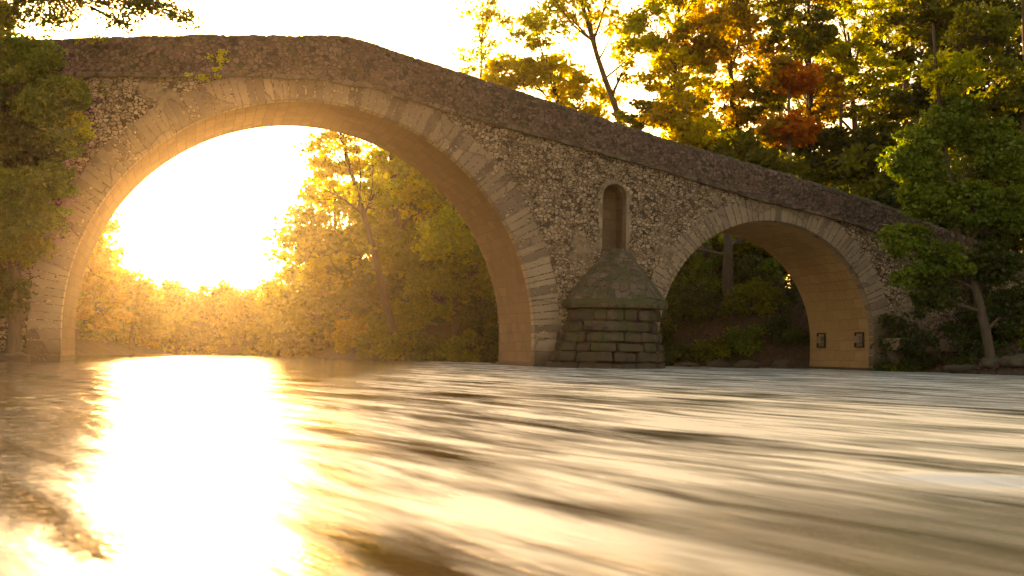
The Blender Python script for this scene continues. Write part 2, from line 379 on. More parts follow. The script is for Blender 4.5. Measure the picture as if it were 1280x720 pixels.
# body: everything under the roadway, with the two openings and the niche
def body():
    outer = [(-34, -1.5)] + arch_pts(A, 64) + arch_pts(B, 48) + [(27, -1.5)]
    tops = [(u, float(fcor(u)) + .15) for u in np.linspace(27, -34, 90)]
    loop = outer + tops
    niche = [(NC - NW, NB), (NC + NW, NB)] + [(NC + NW * math.cos(t), NT_ + NW * math.sin(t)) for t in np.linspace(0, math.pi, 14)]
    V, Fc, UV = [], [], []
    y0, y1, yn = .06, T, 1.0
    def addv(p, y): V.append((p[0], y, p[1])); return len(V) - 1
    fr = [addv(p, y0) for p in loop]; bk = [addv(p, y1) for p in loop]
    nf = [addv(p, y0) for p in niche]; nb = [addv(p, yn) for p in niche]
    mi = []; uvs = []
    tri = tessellate_polygon([[Vector((*p, 0)) for p in loop], [Vector((*p, 0)) for p in niche]])
    allp = fr + nf; pl = loop + niche
    for t in tri:
        Fc.append([allp[i] for i in t]); uvs.append([pl[i] for i in t]); mi.append(0)
    for t in tessellate_polygon([[Vector((*p, 0)) for p in loop]]):
        Fc.append([bk[i] for i in t]); uvs.append([loop[i] for i in t]); mi.append(0)
    for t in tessellate_polygon([[Vector((*p, 0)) for p in niche]]):
        Fc.append([nb[i] for i in t]); uvs.append([niche[i] for i in t]); mi.append(2)
    s = 0; n = len(loop); no = len(outer)
    for i in range(n):
        j = (i + 1) % n; l = math.dist(loop[i], loop[j])
        Fc.append([fr[i], fr[j], bk[j], bk[i]]); uvs.append([(y0, s), (y0, s + l), (y1, s + l), (y1, s)]); s += l
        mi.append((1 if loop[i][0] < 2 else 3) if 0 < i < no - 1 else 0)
    s = 0; n = len(niche)
    for i in range(n):
        j = (i + 1) % n; l = math.dist(niche[i], niche[j])
        Fc.append([nf[i], nf[j], nb[j], nb[i]]); uvs.append([(y0, s), (y0, s + l), (yn, s + l), (yn, s)]); s += l; mi.append(2)
    o = mesh_obj('masonry_body', V, Fc, None, bridge)
    for m in (M['dark_rubble_flat'], M['soffit'], M['niche'], M['soffit_lit']): o.data.materials.append(m)
    o.data.polygons.foreach_set('material_index', mi)
    uvl = o.data.uv_layers.new(name='UVMap'); k = 0
    for f in uvs:
        for q in f: uvl.data[k].uv = q; k += 1
    # outward normals
    bm = bmesh.new(); bm.from_mesh(o.data); bmesh.ops.recalc_face_normals(bm, faces=bm.faces); bm.to_mesh(o.data); bm.free()
M['dark_rubble_flat'] = stone_mat('back rubble', (.16, .10, .06), (.30, .21, .13), (.05, .03, .018), 2.6, 51, (1, 1, 1.3), .09, .05, stain=.5, true_disp=False)
body()

# front facing of rubble: a fine sheet whose stones are displaced, cut to the wall's outline
def clip_grid(name, u0, u1, z0, z1, step, inside, mat, yf, yback, parent):
    us = np.arange(u0, u1 + step, step); zs = np.arange(z0, z1 + step, step)
    U, Z = np.meshgrid(us, zs); nu = len(us)
    uc, zc = np.meshgrid((us[:-1] + us[1:]) / 2, (zs[:-1] + zs[1:]) / 2)
    keep = inside(uc, zc).ravel()
    i = (np.arange(len(zs) - 1)[:, None] * nu + np.arange(nu - 1)[None]).ravel()[keep]
    F = np.stack([i, i + 1, i + nu + 1, i + nu], -1)
    used = np.unique(F); mp = np.full(U.size, -1); mp[used] = np.arange(len(used))
    V = np.stack([U.ravel(), np.full(U.size, yf), Z.ravel()], -1)[used]
    return V, mp[F]
def in_wall(u, z):
    ok = z < fcor(u) + .1
    for (cu, cz, r) in (A, B):
        r = r + .06
        ok &= ~((np.hypot(u - cu, z - cz) < r) & (z >= cz)) & ~((np.abs(u - cu) < r) & (z < cz))
    ok &= ~((np.abs(u - NC) < NW + .04) & (z > NB - .1) & (z < NT_)) & ~((np.hypot(u - NC, z - NT_) < NW + .04) & (z >= NT_))
    return ok
V, F = clip_grid('spandrel_wall', -24, 22, -.6, 10, .055, in_wall, None, 0, 0, None)
fast_mesh('spandrel_wall', V, F, M['rubble'], bridge, smooth=True)

# voussoir rings, stone by stone, a little proud of the wall and of unequal length
def ring(a, wid, n, label=None, yfront=-.022, seed=1, jamb=True):
    rd = random.Random(seed); cu, cz, r = a; V, Fc, mi = [], [], []
    def stone(p, dark):
        b0 = len(V); y = yfront - rd.uniform(0, .02)
        for yy in (y, .35):
            for q in p: V.append((q[0], yy, q[1]))
        Fc.extend([[b0, b0 + 1, b0 + 2, b0 + 3], [b0 + 7, b0 + 6, b0 + 5, b0 + 4], [b0, b0 + 4, b0 + 5, b0 + 1], [b0 + 1, b0 + 5, b0 + 6, b0 + 2], [b0 + 2, b0 + 6, b0 + 7, b0 + 3], [b0 + 3, b0 + 7, b0 + 4, b0]])
        mi.extend([dark] * 6)
    th = 0; ths = []
    ws_ = [rd.uniform(.7, 1.3) for _ in range(n)]; S = sum(ws_)
    gap = .012 / r
    for w_ in ws_:
        t1 = th + math.pi * w_ / S
        wd = wid * rd.uniform(.96, 1.05)
        P = lambda t, rr: (cu + rr * math.cos(t), cz + rr * math.sin(t))
        stone([P(th + gap, r - .004), P(t1 - gap, r - .004), P(t1 - gap, r + wd), P(th + gap, r + wd)], 1 if rd.random() < .25 else 0)
        th = t1
    if jamb:
        for sgn in (-1, 1):
            z = cz - .01
            while z > -.9:
                h = rd.uniform(.35, .5); wd = wid * rd.uniform(.88, 1.06)
                x0, x1 = cu + sgn * (r - .004), cu + sgn * (r + wd)
                stone([(x0, z - h + .02), (x1, z - h + .02), (x1, z), (x0, z)], 1 if rd.random() < .3 else 0); z -= h
    o = mesh_obj('arch_ring', V, Fc, None, bridge)
    for m in (M['voussoir'], M['voussoir_dark']): o.data.materials.append(m)
    o.data.polygons.foreach_set('material_index', mi)
    bm = bmesh.new(); bm.from_mesh(o.data); bmesh.ops.recalc_face_normals(bm, faces=bm.faces)
    bmesh.ops.bevel(bm, geom=list(bm.edges), offset=.012, segments=1, affect='EDGES'); bm.to_mesh(o.data); bm.free()
    return o
ring(A, 1.0, 104, seed=3)
ring(B, .80, 66, seed=5)

# parapet with a rounded, uneven top; its outer face is displaced rubble
def parapet(y_out, y_in, fine):
    step = .06 if fine else .3
    us = np.arange(-34, 27, step); prof = []
    n_f = 26 if fine else 6
    lean = vn.fbm(us * .8, us * 0 + 3, 3) * .03
    zt = ftop(us) + vn.fbm(us * 2.6, us * 0 + 9, 3) * .014 + np.abs(vn(us * 3.1, us * 0)) * .02; zb = fcor(us) - .02
    sg = 1 if y_in > y_out else -1; th = abs(y_in - y_out)
    rows = []
    for k in range(n_f + 1):
        f = k / n_f; rows.append((y_out * np.ones_like(us) + lean, zb + (zt - .16 - zb) * f))
    for a in (25, 50, 75, 90):
        rows.append((y_out + sg * .22 * (1 - math.cos(R(a))) + lean, zt - .16 + .16 * math.sin(R(a))))
    for a in (90, 60, 30, 0):
        rows.append((y_in - sg * .22 * (1 - math.cos(R(a))) + lean * 0, zt - .16 + .16 * math.sin(R(a))))
    rows.append((y_in * np.ones_like(us), zb))
    V = np.concatenate([np.stack([us, r[0], r[1]], -1) for r in rows]); n = len(us)
    i = (np.arange(len(rows) - 1)[:, None] * n + np.arange(n - 1)[None]).ravel()
    F = np.stack([i, i + 1, i + n + 1, i + n], -1)
    if sg < 0: F = F[:, ::-1]
    return fast_mesh('parapet', V, F, M['parapet'], bridge, smooth=True)
parapet(-.10, .45, True)
parapet(T + .05, T - .45, False)
# thin projecting string course under the parapet
V, Fc = [], []
us = np.arange(-34, 27, .45)
rd = random.Random(9)
for i in range(len(us) - 1):
    a, b_ = us[i] + .01, us[i + 1] - .01; y = -.17 - rd.uniform(0, .03); b0 = len(V)
    za, zb_ = float(fcor(a)), float(fcor(b_)); h = .12 + rd.uniform(-.02, .02)
    for yy in (y, .03):
        V += [(a, yy, za - h), (b_, yy, zb_ - h), (b_, yy, zb_ + .0), (a, yy, za + .0)]
    Fc += [[b0, b0 + 1, b0 + 2, b0 + 3], [b0, b0 + 4, b0 + 5, b0 + 1], [b0 + 2, b0 + 6, b0 + 7, b0 + 3], [b0, b0 + 3, b0 + 7, b0 + 4], [b0 + 1, b0 + 5, b0 + 6, b0 + 2]]
mesh_obj('string_course', V, Fc, M['cap'], bridge)

# niche surround: thin cut stones round the opening
V, Fc = [], []
def surround_stone(p):
    b0 = len(V)
    for yy in (-.004 - rd.uniform(0, .015), .4):
        for q in p: V.append((q[0], yy, q[1]))
    Fc.extend([[b0, b0 + 1, b0 + 2, b0 + 3], [b0, b0 + 4, b0 + 5, b0 + 1], [b0 + 1, b0 + 5, b0 + 6, b0 + 2], [b0 + 2, b0 + 6, b0 + 7, b0 + 3], [b0 + 3, b0 + 7, b0 + 4, b0]])
for k in range(7):
    t0, t1 = math.pi * k / 7 + .02, math.pi * (k + 1) / 7 - .02
    P = lambda t, rr: (NC + rr * math.cos(t), NT_ + rr * math.sin(t)); wd = .15 * rd.uniform(.8, 1.2)
    surround_stone([P(t0, NW - .003), P(t1, NW - .003), P(t1, NW + wd), P(t0, NW + wd)])
for sgn in (-1, 1):
    z = NT_
    while z > NB + .2:
        h = min(rd.uniform(.28, .42), z - NB); wd = rd.uniform(.08, .20)
        surround_stone([(NC + sgn * (NW - .003), z - h + .015), (NC + sgn * (NW + wd), z - h + .015), (NC + sgn * (NW + wd), z), (NC + sgn * (NW - .003), z)]); z -= h
o = mesh_obj('niche_surround', V, Fc, M['voussoir'], bridge)
bm = bmesh.new(); bm.from_mesh(o.data); bmesh.ops.recalc_face_normals(bm, faces=bm.faces); bm.to_mesh(o.data); bm.free()

# cutwater between the arches: stepped courses, mossy ledge, pyramid cap running up to the niche
def fine(o, n):
    bm = bmesh.new(); bm.from_mesh(o.data); bmesh.ops.recalc_face_normals(bm, faces=bm.faces)
    bmesh.ops.subdivide_edges(bm, edges=bm.edges, cuts=n, use_grid_fill=True); bm.to_mesh(o.data); bm.free()
def half_plan(ul, ur, y, z):       # blunt pointed plan, back edge inside the wall
    wv_ = ur - ul
    return [(ul, .10, z), (ul + .02, y * .45, z), (ul + wv_ * .26, y, z), (ur - wv_ * .26, y, z), (ur - .02, y * .45, z), (ur, .10, z)]
def loft(rings, cap_top=True):
    V = []; Fc = []
    for r_ in rings: V += r_
    n = len(rings[0])
    for k in range(len(rings) - 1):
        for i in range(n - 1):
            Fc.append([k * n + i, k * n + i + 1, (k + 1) * n + i + 1, (k + 1) * n + i])
    if cap_top:
        Fc.append(list(range((len(rings) - 1) * n, len(rings) * n)))
    Fc.append(list(range(n))[::-1])
    return V, Fc
cw = []
zz = -.8
lv = [(-.8, .18, 4.66, -2.3), (.32, .22, 4.64, -2.25)]
rings = [half_plan(.20, 4.70, -2.35, -.8), half_plan(.20, 4.70, -2.35, .22)]
for (z0, z1, ul, ur, y) in [(.22, .62, .55, 4.62, -2.2), (.62, 1.02, .74, 4.55, -2.08), (1.02, 1.42, .92, 4.52, -1.98), (1.42, 2.12, 1.12, 4.50, -1.9)]:
    rings += [half_plan(ul, ur, y, z0), half_plan(ul, ur, y, z1)]
V, Fc = [], []
rd = random.Random(21)
def course(ul, ur, y, z0, z1, batter):
    p0 = half_plan(ul, ur, y, z0); p1 = half_plan(ul + batter, ur - batter * .4, y + batter, z1)
    for k in range(5):
        a0, a1, b0_, b1_ = Vector(p0[k]), Vector(p0[k + 1]), Vector(p1[k]), Vector(p1[k + 1])
        L_ = (a1 - a0).length; t = 0.0
        nrm = Vector((0, 0, 1)).cross(a1 - a0).normalized()      # points inwards
        while t < L_ - .02:
            w_ = min(rd.uniform(.3, 1.05), L_ - t)
            if L_ - t - w_ < .2: w_ = L_ - t
            f0, f1 = (t + rd.uniform(.01, .035)) / L_, (t + w_ - rd.uniform(.01, .035)) / L_
            off = nrm * rd.uniform(-.03, .12); dz = rd.uniform(0, .07); n0 = len(V)
            q = [a0.lerp(a1, f0), a0.lerp(a1, f1), b0_.lerp(b1_, f1), b0_.lerp(b1_, f0)]
            q[2].z -= dz + .02; q[3].z -= dz + .02
            for e_ in (off, off + nrm * .5):
                for v_ in q: V.append(v_ + e_ + Vector((rd.uniform(-.025, .025), rd.uniform(-.03, .03), rd.uniform(-.02, .02))))
            Fc.extend([[n0, n0 + 1, n0 + 2, n0 + 3], [n0 + 7, n0 + 6, n0 + 5, n0 + 4], [n0, n0 + 4, n0 + 5, n0 + 1], [n0 + 1, n0 + 5, n0 + 6, n0 + 2], [n0 + 2, n0 + 6, n0 + 7, n0 + 3], [n0 + 3, n0 + 7, n0 + 4, n0]])
            t += w_
for (z0, z1, ul, ur, y) in [(-.6, .24, .20, 4.70, -2.4), (.24, .60, .50, 4.64, -2.25), (.60, .93, .66, 4.60, -2.15), (.93, 1.30, .82, 4.56, -2.06), (1.30, 1.68, .98, 4.53, -1.98), (1.68, 2.10, 1.10, 4.51, -1.92)]:
    course(ul, ur, y, z0, z1, .05)
cutw = mesh_obj('cutwater', V, Fc, M['cutwater'], bridge)
bm = bmesh.new(); bm.from_mesh(cutw.data); bmesh.ops.recalc_face_normals(bm, faces=bm.faces)
bmesh.ops.bevel(bm, geom=list(bm.edges), offset=.03, segments=2, affect='EDGES'); bm.to_mesh(cutw.data); bm.free()
V, Fc = loft([half_plan(.75, 4.4, -1.75, -.8), half_plan(1.3, 4.3, -1.65, 2.1)])
mesh_obj('core', V, Fc, M['cap_flat'], cutw)
V, Fc = loft([half_plan(1.06, 4.70, -2.06, 2.12), half_plan(1.00, 4.76, -2.12, 2.24), half_plan(1.03, 4.73, -2.08, 2.40), half_plan(1.25, 4.5, -1.8, 2.46)])
led = mesh_obj('moss_ledge', V, Fc, M['mossy'], cutw); fine(led, 4)
V, Fc = loft([half_plan(1.12, 4.68, -1.95, 2.44), half_plan(1.55, 4.32, -1.55, 3.0), half_plan(2.02, 3.98, -1.15, 3.52), half_plan(2.42, 3.64, -.75, 3.95), half_plan(2.50, 3.56, -.42, 4.30)])
cp = mesh_obj('cutwater_cap', V, Fc, M['cap'], cutw); fine(cp, 12)
# tufts of moss along the ledge
# beam holes on the jambs: proud dark frame paints the shade round a stub of pale stone
def beam_hole(u, y, z, s=.30):
    V, Fc = [], []
    def bx(x0, x1, y0, y1, z0, z1):
        b0 = len(V); V.extend([(x0, y0, z0), (x1, y0, z0), (x1, y1, z0), (x0, y1, z0), (x0, y0, z1), (x1, y0, z1), (x1, y1, z1), (x0, y1, z1)])
        Fc.extend([[b0, b0 + 3, b0 + 2, b0 + 1], [b0 + 4, b0 + 5, b0 + 6, b0 + 7], [b0, b0 + 1, b0 + 5, b0 + 4], [b0 + 1, b0 + 2, b0 + 6, b0 + 5], [b0 + 2, b0 + 3, b0 + 7, b0 + 6], [b0 + 3, b0, b0 + 4, b0 + 7]])
    f = .05
    bx(u - .07, u + .1, y - s - f, y - s, z - s - f, z + s + f); bx(u - .07, u + .1, y + s, y + s + f, z - s - f, z + s + f)
    bx(u - .073, u + .1, y - s, y + s, z + s, z + s + f); bx(u - .067, u + .1, y - s, y + s, z - s - f, z - s)
    fr = mesh_obj('socket_shade', V, Fc, M['cap_flat'], bridge)
    V, Fc = [], []
    bx(u - .16, u + .1, y - s * .62, y + s * .62, z - s * .5, z + s * .62)
    mesh_obj('stone_block', V, Fc, M['voussoir'], fr)
beam_hole(B[0] + B[2], .95, 1.22, .26); beam_hole(B[0] + B[2], 3.75, 1.22, .26)
# footing slabs just above the waterline
def footing(u0, u1, y0, y1, h):
    V, Fc = [], []
    n = 10; pts = [(u0, y0), (u1, y0), (u1, y1), (u0, y1)]
    V = [(x, y, -1) for x, y in pts] + [(x + (.06 if x == u0 else -.06), y + (.06 if y == y0 else -.06), h) for x, y in pts]
    Fc = [[4, 5, 6, 7], [0, 1, 5, 4], [1, 2, 6, 5], [2, 3, 7, 6], [3, 0, 4, 7]]
    mesh_obj('footing', V, Fc, M['dark_rubble_flat'], bridge)
footing(-.14, 4.9, -.22, T + .2, .13)
footing(13.75, 15.0, -.25, T + .2, .10)
footing(-18.5, -15.7, -.35, T + .2, .16)

# ------------------------------------------------------------------ plants
def tube(pts, r0, r1, seg=7):
    pts = np.asarray(pts, float); n = len(pts)
    tan = np.gradient(pts, axis=0); tan /= np.linalg.norm(tan, axis=1)[:, None] + 1e-9
    ref = np.where(np.abs(tan[:, 2:3]) > .9, [[1., 0, 0]], [[0, 0, 1.]])
    s_ = np.cross(tan, ref); s_ /= np.linalg.norm(s_, axis=1)[:, None] + 1e-9; t_ = np.cross(tan, s_)
    rr = np.linspace(r0, r1, n)[:, None, None]
    a = np.linspace(0, 2 * np.pi, seg, endpoint=False)
    ringv = pts[:, None] + rr * (np.cos(a)[None, :, None] * s_[:, None] + np.sin(a)[None, :, None] * t_[:, None])
    V = ringv.reshape(-1, 3)
    i = np.arange(n - 1)[:, None] * seg; j = np.arange(seg)[None]; k = (j + 1) % seg
    F = np.stack([i + j, i + k, i + seg + k, i + seg + j], -1).reshape(-1, 4)
    return V, F
def join(parts):
    Vs, Fs, o = [], [], 0
    for v, f in parts: Vs.append(v); Fs.append(f + o); o += len(v)
    return np.concatenate(Vs), np.concatenate(Fs)
def curve(p0, p1, g, bend=.12, n=6, sag=.0):
    p0, p1 = np.asarray(p0, float), np.asarray(p1, float); l = np.linalg.norm(p1 - p0)
    t = np.linspace(0, 1, n)[:, None]
    mid = (p0 + p1) / 2 + g.normal(0, bend * l / 2, 3); mid[2] += l * sag
    return (1 - t) ** 2 * p0 + 2 * t * (1 - t) * mid + t * t * p1
def leaves(centers, radii, per, size, g, flat=.65):
    """folded leaf quads scattered round clump centres; uneven density"""
    n = len(centers) * per
    ci = np.repeat(np.arange(len(centers)), per)
    d = g.normal(0, 1, (n, 3)); d /= np.linalg.norm(d, axis=1)[:, None]
    rad = g.random(n) ** .55
    P = centers[ci] + d * (rad * radii[ci])[:, None] * np.array([1, 1, flat])
    ax = g.normal(0, 1, (n, 3)); ax[:, 2] = ax[:, 2] * .6 - .25; ax /= np.linalg.norm(ax, axis=1)[:, None]
    nb = g.normal(0, 1, (n, 3)); sd_ = np.cross(ax, nb); sd_ /= np.linalg.norm(sd_, axis=1)[:, None]
    nn = np.cross(ax, sd_)
    s = size * g.uniform(.6, 1.35, n)[:, None]
    a = P - ax * s * .5; b_ = P + sd_ * s * .34 + nn * s * .08; c_ = P + ax * s * .55; e = P - sd_ * s * .34 + nn * s * .08
    V = np.stack([a, b_, c_, e], 1).reshape(-1, 3)
    return V, np.arange(4 * n).reshape(-1, 4)

def tree(name, label, group, base, trunk, r0, blobs, leafkinds, bark='bark_brown', leaf=.24, per=70, seed=1, cat='tree', extra_limbs=0):
    """trunk: list of points relative to the base; blobs: (dx,dy,dz, rx,ry,rz, clumps, leaf kind)"""
    g = np.random.default_rng(seed)
    t = empty(name, base); tag(t, label, cat, group)
    tp = np.array(trunk, float)
    # resample trunk smoothly
    s = np.concatenate([[0], np.cumsum(np.linalg.norm(np.diff(tp, axis=0), axis=1))]); q = np.linspace(0, s[-1], 18)
    tr = np.stack([np.interp(q, s, tp[:, k]) for k in range(3)], -1)
    tr[1:-1] += g.normal(0, .05 * r0 * 3, (16, 3)) * [1, 1, 0]
    for _ in range(2): tr[1:-1] = (tr[:-2] + 2 * tr[1:-1] + tr[2:]) / 4
    parts = [tube(tr, r0, r0 * .22, 9)]
    # flare at the foot
    bykind = {}; fine_ = leaf < .17
    for (dx, dy, dz, rx, ry, rz, n, kd) in blobs:
        c0 = np.array([dx, dy, dz])
        n = int(n * (2.0 if fine_ else 1.4))
        d = g.normal(0, 1, (n, 3)); d /= np.linalg.norm(d, axis=1)[:, None]
        cs = c0 + d * (g.uniform(.35, 1, n) ** .6)[:, None] * [rx, ry, rz]
        # one limb per blob, branchlets to its clumps
        zt = max(.15, min(.85, (c0[2] - rz * .8 - g.uniform(0, .3) * rz) / max(tr[-1, 2], .1)))
        i0 = int(zt * 17); lp = curve(tr[i0], c0, g, .16, 7, .05)
        rl = r0 * .42 * (1 - zt * .5)
        parts.append(tube(lp, rl, rl * .35, 6))
        for c_ in cs:
            k = g.integers(2, 7)
            parts.append(tube(curve(lp[k], c_, g, .2, 4), rl * .28, .015, 4))
        bykind.setdefault(kd, []).append(cs)
    for _ in range(extra_limbs):
        i0 = g.integers(8, 17); e = tr[i0] + g.normal(0, 1, 3) * [1.6, 1.6, .5] + [0, 0, 2.2]
        parts.append(tube(curve(tr[i0], e, g, .2, 6), r0 * .18, .012, 5))
    V, F = join(parts)
    fast_mesh('trunk', V, F, M[bark], t, smooth=True)
    for kd, cl in bykind.items():
        cs = np.concatenate(cl); rr = g.uniform(.5, 1.25, len(cs)) * (.5 if fine_ else max(.6, leaf * 3.3))
        V, F = leaves(cs, rr, int(per * (1.0 if fine_ else 1.0 if per > 55 else 1.1)), leaf * (1 if fine_ else 1.2), g, .5)
        fast_mesh('crown', V, F, L[kd], t)
    return t

def at(px, py, Y):   # design helper: where a point seen there, Y metres away, stands
    xx, yy = px - 640, 440 - py
    return np.array([(xx - .016 * yy) / 1400 * Y, Y, .51 + (yy + .016 * xx) / 1400 * Y])
def gz(x, y): return float(ground_z(np.array(x), np.array(y)))

def tree_px(label, Y, foot, path, blobs, r0, seed, bark='bark_brown', leaf=.24, per=70, group=None, name='tree', xl=0, foot_in=0.25, cat='tree'):
    """foot/path in picture pixels at depth Y; blobs (px,py, rxpx, rypx, clumps, kind [, dY])"""
    f = at(foot[0], foot[1], Y); zb = gz(f[0], Y) - foot_in; base = Vector((f[0], Y, zb)); s = Y / 1400
    tr = [(0, 0, 0)] + [tuple(at(x, y, Y) + np.array([0, dy, 0]) - np.array(base)) for x, y, dy in [(p + (0,))[:3] for p in path]]
    bl = []
    for b_ in blobs:
        px, py, rx, ry, n, kd = b_[:6]; dy = b_[6] if len(b_) > 6 else 0
        c_ = at(px, py, Y) + np.array([0, dy, 0]) - np.array(base)
        bl.append((c_[0], c_[1], c_[2], rx * s, (rx + ry) / 2 * s * .9, ry * s, n, kd))
    return tree(name, label, group, base, tr, r0, bl, None, bark, leaf, per, seed, cat, xl)

G1 = 'autumn trees rising behind the bridge'
# --- upper right, from the crest to the right edge
tree_px('feathery pale yellow tree just right of the bridge crest, mostly bare twigs', 74, (600, 430), [(598, 250), (600, 120), (604, 10)],
        [(600, 95, 34, 40, 16, 'lime'), (618, 40, 26, 36, 10, 'yellow'), (575, 105, 24, 22, 9, 'lime'), (600, 0, 26, 26, 7, 'lime')], .20, 11, 'bark_grey', .22, 34, G1, xl=6)
tree_px('golden tree with dense low crown leaning left over the parapet', 66, (720, 430), [(712, 260), (700, 150), (690, 90)],
        [(690, 95, 50, 30, 26, 'yellow'), (650, 88, 40, 24, 20, 'yellow'), (730, 125, 44, 28, 18, 'yellow'), (670, 40, 32, 22, 12, 'lime'), (620, 110, 26, 16, 8, 'yellow')], .30, 12, 'bark_brown', .24, 60, G1)
tree_px('tall forked tree with bare dark trunk leaning left, thin golden leaves', 62, (812, 430), [(800, 240), (775, 150), (745, 70), (722, -20)],
        [(735, 20, 46, 40, 14, 'yellow'), (790, 70, 34, 40, 11, 'yellow'), (705, 10, 40, 28, 11, 'lime'), (760, -40, 60, 34, 14, 'lime'), (700, -50, 40, 30, 8, 'lime')], .34, 13, 'bark_brown', .22, 34, G1, xl=10)
tree_px('amber tree with full crown above the middle of the parapet slope', 60, (850, 430), [(846, 250), (838, 130), (850, 20)],
        [(850, 100, 46, 46, 34, 'yellow'), (820, 40, 40, 36, 20, 'lime'), (880, 50, 44, 44, 30, 'amber'), (850, -30, 60, 40, 24, 'yellow'), (800, 145, 30, 20, 12, 'olive')], .36, 14, 'bark_brown', .24, 66, G1)
tree_px('brown gold tree with heavy hanging limb over the parapet slope', 64, (925, 430), [(922, 250), (915, 120), (905, 0)],
        [(905, 130, 44, 34, 26, 'amber'), (925, 50, 44, 40, 28, 'amber'), (890, 10, 44, 34, 22, 'yellow'), (950, -20, 50, 40, 24, 'olive'), (885, 165, 40, 18, 16, 'olive')], .36, 15, 'bark_brown', .24, 66, G1)
tree_px('slender tree with orange red leaves in the middle of the wood', 58, (992, 430), [(990, 260), (985, 150), (988, 60)],
        [(988, 160, 30, 20, 24, 'rust'), (1000, 98, 26, 18, 16, 'rust'), (965, 92, 24, 18, 12, 'amber'), (960, 160, 20, 16, 8, 'amber')], .18, 16, 'bark_grey', .22, 66, G1)
tree_px('white barked poplar with three pale stems among orange leaves', 66, (975, 430), [(972, 250), (976, 120), (978, 0)],
        [(975, 20, 34, 40, 12, 'olive'), (985, -40, 40, 36, 12, 'olive')], .22, 17, 'bark_pale', .22, 50, G1, xl=8)
tree_px('sunlit yellow green tree with layered crown at upper right', 68, (1075, 420), [(1072, 250), (1068, 150), (1060, 40)],
        [(1060, 60, 44, 22, 26, 'lime'), (1095, 90, 40, 24, 24, 'lime'), (1035, 90, 34, 24, 16, 'lime'), (1020, 130, 32, 26, 14, 'olive'), (1085, 10, 54, 34, 28, 'lime'), (1040, -30, 54, 30, 20, 'olive'), (1065, 130, 36, 20, 14, 'olive')], .34, 18, 'bark_brown', .22, 70, G1)
tree_px('dark olive tree filling the shade under the yellow green crown', 60, (1045, 430), [(1045, 330), (1050, 220), (1052, 130)],
        [(1045, 190, 60, 34, 40, 'deep'), (1090, 190, 46, 40, 32, 'deep'), (1000, 215, 40, 22, 18, 'olive'), (1080, 240, 44, 26, 22, 'deep'), (1110, 140, 44, 34, 20, 'olive')], .32, 19, 'bark_brown', .24, 74, G1)
tree_px('tall dark tree behind the leaning riverside tree at the right edge', 58, (1215, 420), [(1210, 260), (1215, 120), (1220, -40)],
        [(1160, 20, 50, 44, 32, 'olive'), (1215, 20, 50, 44, 32, 'olive'), (1260, 60, 50, 60, 36, 'deep'), (1240, 170, 60, 60, 44, 'deep'), (1200, -50, 80, 40, 34, 'olive'), (1180, 110, 44, 50, 26, 'deep')], .42, 20, 'bark_brown', .24, 70, G1)
tree_px('dark evergreen mass behind the low right end of the bridge', 54, (1150, 420), [(1150, 350), (1148, 260), (1150, 200)],
        [(1150, 250, 50, 44, 36, 'deep'), (1100, 265, 34, 26, 18, 'deep'), (1200, 320, 50, 50, 34, 'deep'), (1140, 330, 40, 34, 24, 'deep')], .30, 21, 'bark_brown', .22, 76, G1)
tree_px('dark tree with straight brown trunk cut by the right edge', 50, (1292, 425), [(1288, 280), (1282, 120), (1280, -40)],
        [(1275, 250, 46, 54, 34, 'deep'), (1290, 360, 50, 40, 26, 'deep'), (1300, 120, 50, 60, 30, 'deep')], .40, 22, 'bark_brown', .22, 70, G1)
tree_px('full amber and olive tree between the red leaved tree and the yellow green crown', 63, (1010, 430), [(1010, 250), (1012, 120), (1010, -20)],
        [(1000, 40, 44, 40, 30, 'olive'), (1015, 120, 40, 40, 26, 'amber'), (950, 180, 44, 26, 22, 'olive'), (1010, -30, 60, 36, 26, 'amber'), (960, 120, 36, 36, 18, 'olive')], .32, 23, 'bark_brown', .26, 66, G1)
tree_px('tall olive tree closing the top right corner of the wood', 76, (1130, 430), [(1130, 250), (1132, 120), (1130, -40)],
        [(1130, 40, 50, 44, 34, 'olive'), (1160, 110, 50, 50, 34, 'deep'), (1110, -20, 60, 36, 28, 'lime'), (1200, 190, 50, 50, 30, 'deep'), (1260, 0, 50, 50, 30, 'olive')], .36, 24, 'bark_brown', .28, 66, G1)
tree_px('golden understorey tree showing low behind the parapet, right of the forked tree', 56, (880, 430), [(880, 300), (878, 200)],
        [(870, 165, 40, 20, 20, 'yellow'), (915, 185, 36, 20, 18, 'olive'), (835, 150, 30, 18, 12, 'amber'), (960, 205, 34, 16, 16, 'olive')], .2, 25, 'bark_brown', .22, 66, G1)
# riverside tree, right, in front of the bridge end
tree_px('leaning riverside tree with pale trunk and bright green leaves, right of the bridge', 38.5, (1243, 425), [(1222, 360), (1195, 290), (1183, 200), (1172, 110), (1166, 30)],
        [(1128, 205, 18, 20, 10, 'green'), (1150, 185, 30, 26, 22, 'green'), (1195, 150, 34, 30, 26, 'green'), (1240, 190, 36, 40, 30, 'green'), (1165, 250, 34, 26, 24, 'green'), (1150, 345, 34, 14, 16, 'green'),
         (1215, 260, 40, 34, 28, 'green'), (1255, 110, 30, 40, 20, 'olive'), (1190, 330, 40, 22, 20, 'green'), (1240, 330, 36, 30, 20, 'deep'), (1190, 95, 36, 30, 22, 'lime'), (1225, 40, 40, 30, 22, 'olive'), (1150, 215, 26, 40, 22, 'green'), (1265, 250, 34, 50, 30, 'green'), (1135, 300, 30, 22, 14, 'green'), (1170, 370, 30, 14, 10, 'deep'), (1270, 380, 24, 20, 14, 'deep')],
        .18, 31, 'bark_brown', .15, 90, None)
